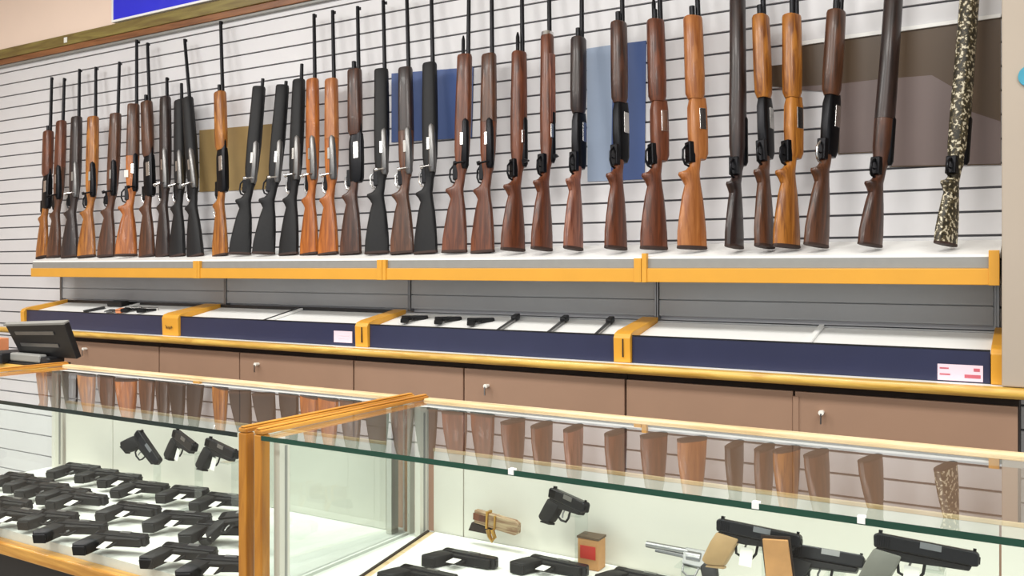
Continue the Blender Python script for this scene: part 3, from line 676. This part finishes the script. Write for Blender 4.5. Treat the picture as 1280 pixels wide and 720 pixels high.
MB().prism([(-.07, -.016), (-.01, -.022), (-.02, -.034), (-.078, -.036)], 'y', -.004, .01).build('strap', M['browndk'], t)
# ================================================================== COUNTER TRAY GOODS
def bedz(Y): return 1.013 + .082 + (Y - YF - .011) * (.05 / .244)
TG = 'small handguns in the third counter tray'
for (x, y, lab) in [(520, 401, 'small black handgun lying at the left in the third counter tray'), (562, 401, 'small black handgun in the middle of the three in the third tray'), (603, 403, 'small black handgun nearest the silver knives in the third tray')]:
    o = place_gun(('full', 'slide', 'gunblk', 0), lab, TG); q = at(x, y, 3.05)
    o.location = (q.x, 3.05, bedz(3.05) + .002); o.rotation_euler = (math.radians(11.5), 0, math.radians(48)); o.scale = (.58, .58, .62)
for (x, y, lab) in [(636, 402, 'slim silver knife with black end nearest the small handguns'), (698, 404, 'slim silver knife with black end, middle of three in the third tray'), (756, 407, 'slim silver knife with black end beside the yellow bracket')]:
    q = at(x, y, 3.05)
    t = thing('knife', lab, 'knife', (q.x, 3.05, bedz(3.05) + .003), 0, 'slim silver knives in the third tray'); t.rotation_euler = (math.radians(11.5), 0, math.radians(8))
    MB().prism([(-.007, -.11), (.004, -.118), (.007, -.105), (.009, .05), (-.009, .05)], 'z', .002, .010).build('blade', M['steel'], t, bevel=.001)
    MB().prism([(-.012, .05), (.012, .05), (.012, .10), (-.012, .10)], 'z', 0, .022).build('handle', M['black'], t, bevel=.004)
# goods in the first tray
TS = 'small goods in the first counter tray'
for (x, Y, w_, d_, h_, m_, nm, lab, a) in [
    (118, 3.02, .03, .11, .012, 'black', 'knife', 'thin black folded knife at the left of the goods in the first tray', -.5),
    (148, 3.13, .13, .05, .025, 'matte', 'case', 'flat black case at the back of the first counter tray', 0),
    (151, 3.0, .035, .04, .022, 'orange', 'carton', 'small orange carton in the first counter tray', .2),
    (139, 2.99, .05, .05, .014, 'steel', 'tin', 'small silver tin beside the orange carton', .3)]:
    q = at(x, 385, Y)
    t = thing(nm, lab, nm, (q.x, Y, bedz(Y) + .002), a, TS); t.rotation_euler = (math.radians(11), 0, a)
    MB().box(-w_ / 2, w_ / 2, -d_ / 2, d_ / 2, 0, h_).build('body', M[m_], t, bevel=.003)
    MB().box(-w_ / 2 - .001, w_ / 2 + .001, -d_ / 2 - .001, d_ / 2 + .001, h_ * .62, h_ * .7).build('seam', M['browndk'], t)
for (x, y, lab) in [(166, 388, 'small silver handgun beside the orange carton in the first tray'), (186, 389, 'small silver handgun nearest the script bracket in the first tray')]:
    o = place_gun(('small', 'silver', 'gunblk', 0), lab, 'small silver handguns in the first tray'); q = at(x, y, 3.03)
    o.location = (q.x, 3.03, bedz(3.03) + .002); o.rotation_euler = (math.radians(11.5), 0, math.radians(45)); o.scale = (.6, .6, .6)
# ================================================================== REGISTER COUNTER AND TERMINAL (left)
rc = thing('register_counter', 'pale slat-fronted counter at the left behind the end of the glass case', 'counter', (-4.2, 2.0, 0))
k = MB(); z = .02
while z < .94: k.box(-1.0, 1.12, -.02, 0, z, z + .072); z += .077
k.box(-1.0, 1.12, -.008, .09, .0, .952)
k.build('body', M['wall'], rc)
MB().box(-1.01, 1.03, -.02, .10, .953, .972).build('top', M['brown'], rc, bevel=.003)
MB().box(-1.01, 1.03, -.032, -.0205, .953, .972).build('oak_edge', M['oakrail'], rc, bevel=.003)
tm = thing('terminal', 'black register terminal with a tilted vented display at the left edge', 'terminal', (0, 0, 0))
Yt = 2.03
bl, br_ = at(26, 444, Yt), at(96, 449, Yt); tl, tr_ = at(6, 406, Yt - .05), at(80, 404, Yt - .05)
o0 = Vector((bl.x, Yt, .973)); tm.location = o0
nrm = (br_ - bl).cross(tl - bl).normalized()
if nrm.y > 0: nrm = -nrm
def quadbox(a, b, c, d, th, name, m, par, off=0, bevel=0):
    k = MB(); A = [k.bm.verts.new(v - o0 + nrm * off) for v in (a, b, c, d)]; B = [k.bm.verts.new(v - o0 + nrm * (off - th)) for v in (a, b, c, d)]
    k.bm.faces.new(A); k.bm.faces.new(B[::-1])
    for i in range(4): k.bm.faces.new((A[i], B[i], B[(i + 1) % 4], A[(i + 1) % 4]))
    return k.build(name, m, par, bevel=bevel)
sh = quadbox(bl, br_, tr_, tl, .022, 'display_housing', M['black'], tm, bevel=.003)
def lerp(a, b, t): return a + (b - a) * t
def qp(u, v): return lerp(lerp(bl, br_, u), lerp(tl, tr_, u), v)
for v in (.32, .68): quadbox(qp(.12, v), qp(.78, v), qp(.78, v + .10), qp(.12, v + .10), .003, 'vent', M['steel'], sh, .003)
quadbox(qp(-.02, .965), qp(1.0, .965), qp(1.0, 1.02), qp(-.02, 1.02), .024, 'top_edge', M['lip'], sh, .002)
MB().box(.0, .20, -.045, -.012, .010, .042).build('hinge_bar', M['lip'], tm, bevel=.006)
MB().box(.19, .25, -.04, .03, .004, .034).build('hinge_cap', M['black'], tm, bevel=.008)
MB().prism([(-.16, .0), (.0, .0), (.0, .04), (-.05, .05), (-.10, .034), (-.16, .03)], 'y', -.08, .06).build('base', M['black'], tm, bevel=.006)
MB().box(-.0, .24, -.05, .06, .0, .008).build('foot_plate', M['black'], tm, bevel=.002)
ob = MB().box(-.06, .06, -.03, .03, 0, .085).build('carton', M['orange'], bevel=.002); ob.location = (at(-8, 430, 2.065).x, 2.065, .973); tag(ob, 'orange carton behind the register terminal at the left edge', 'carton')
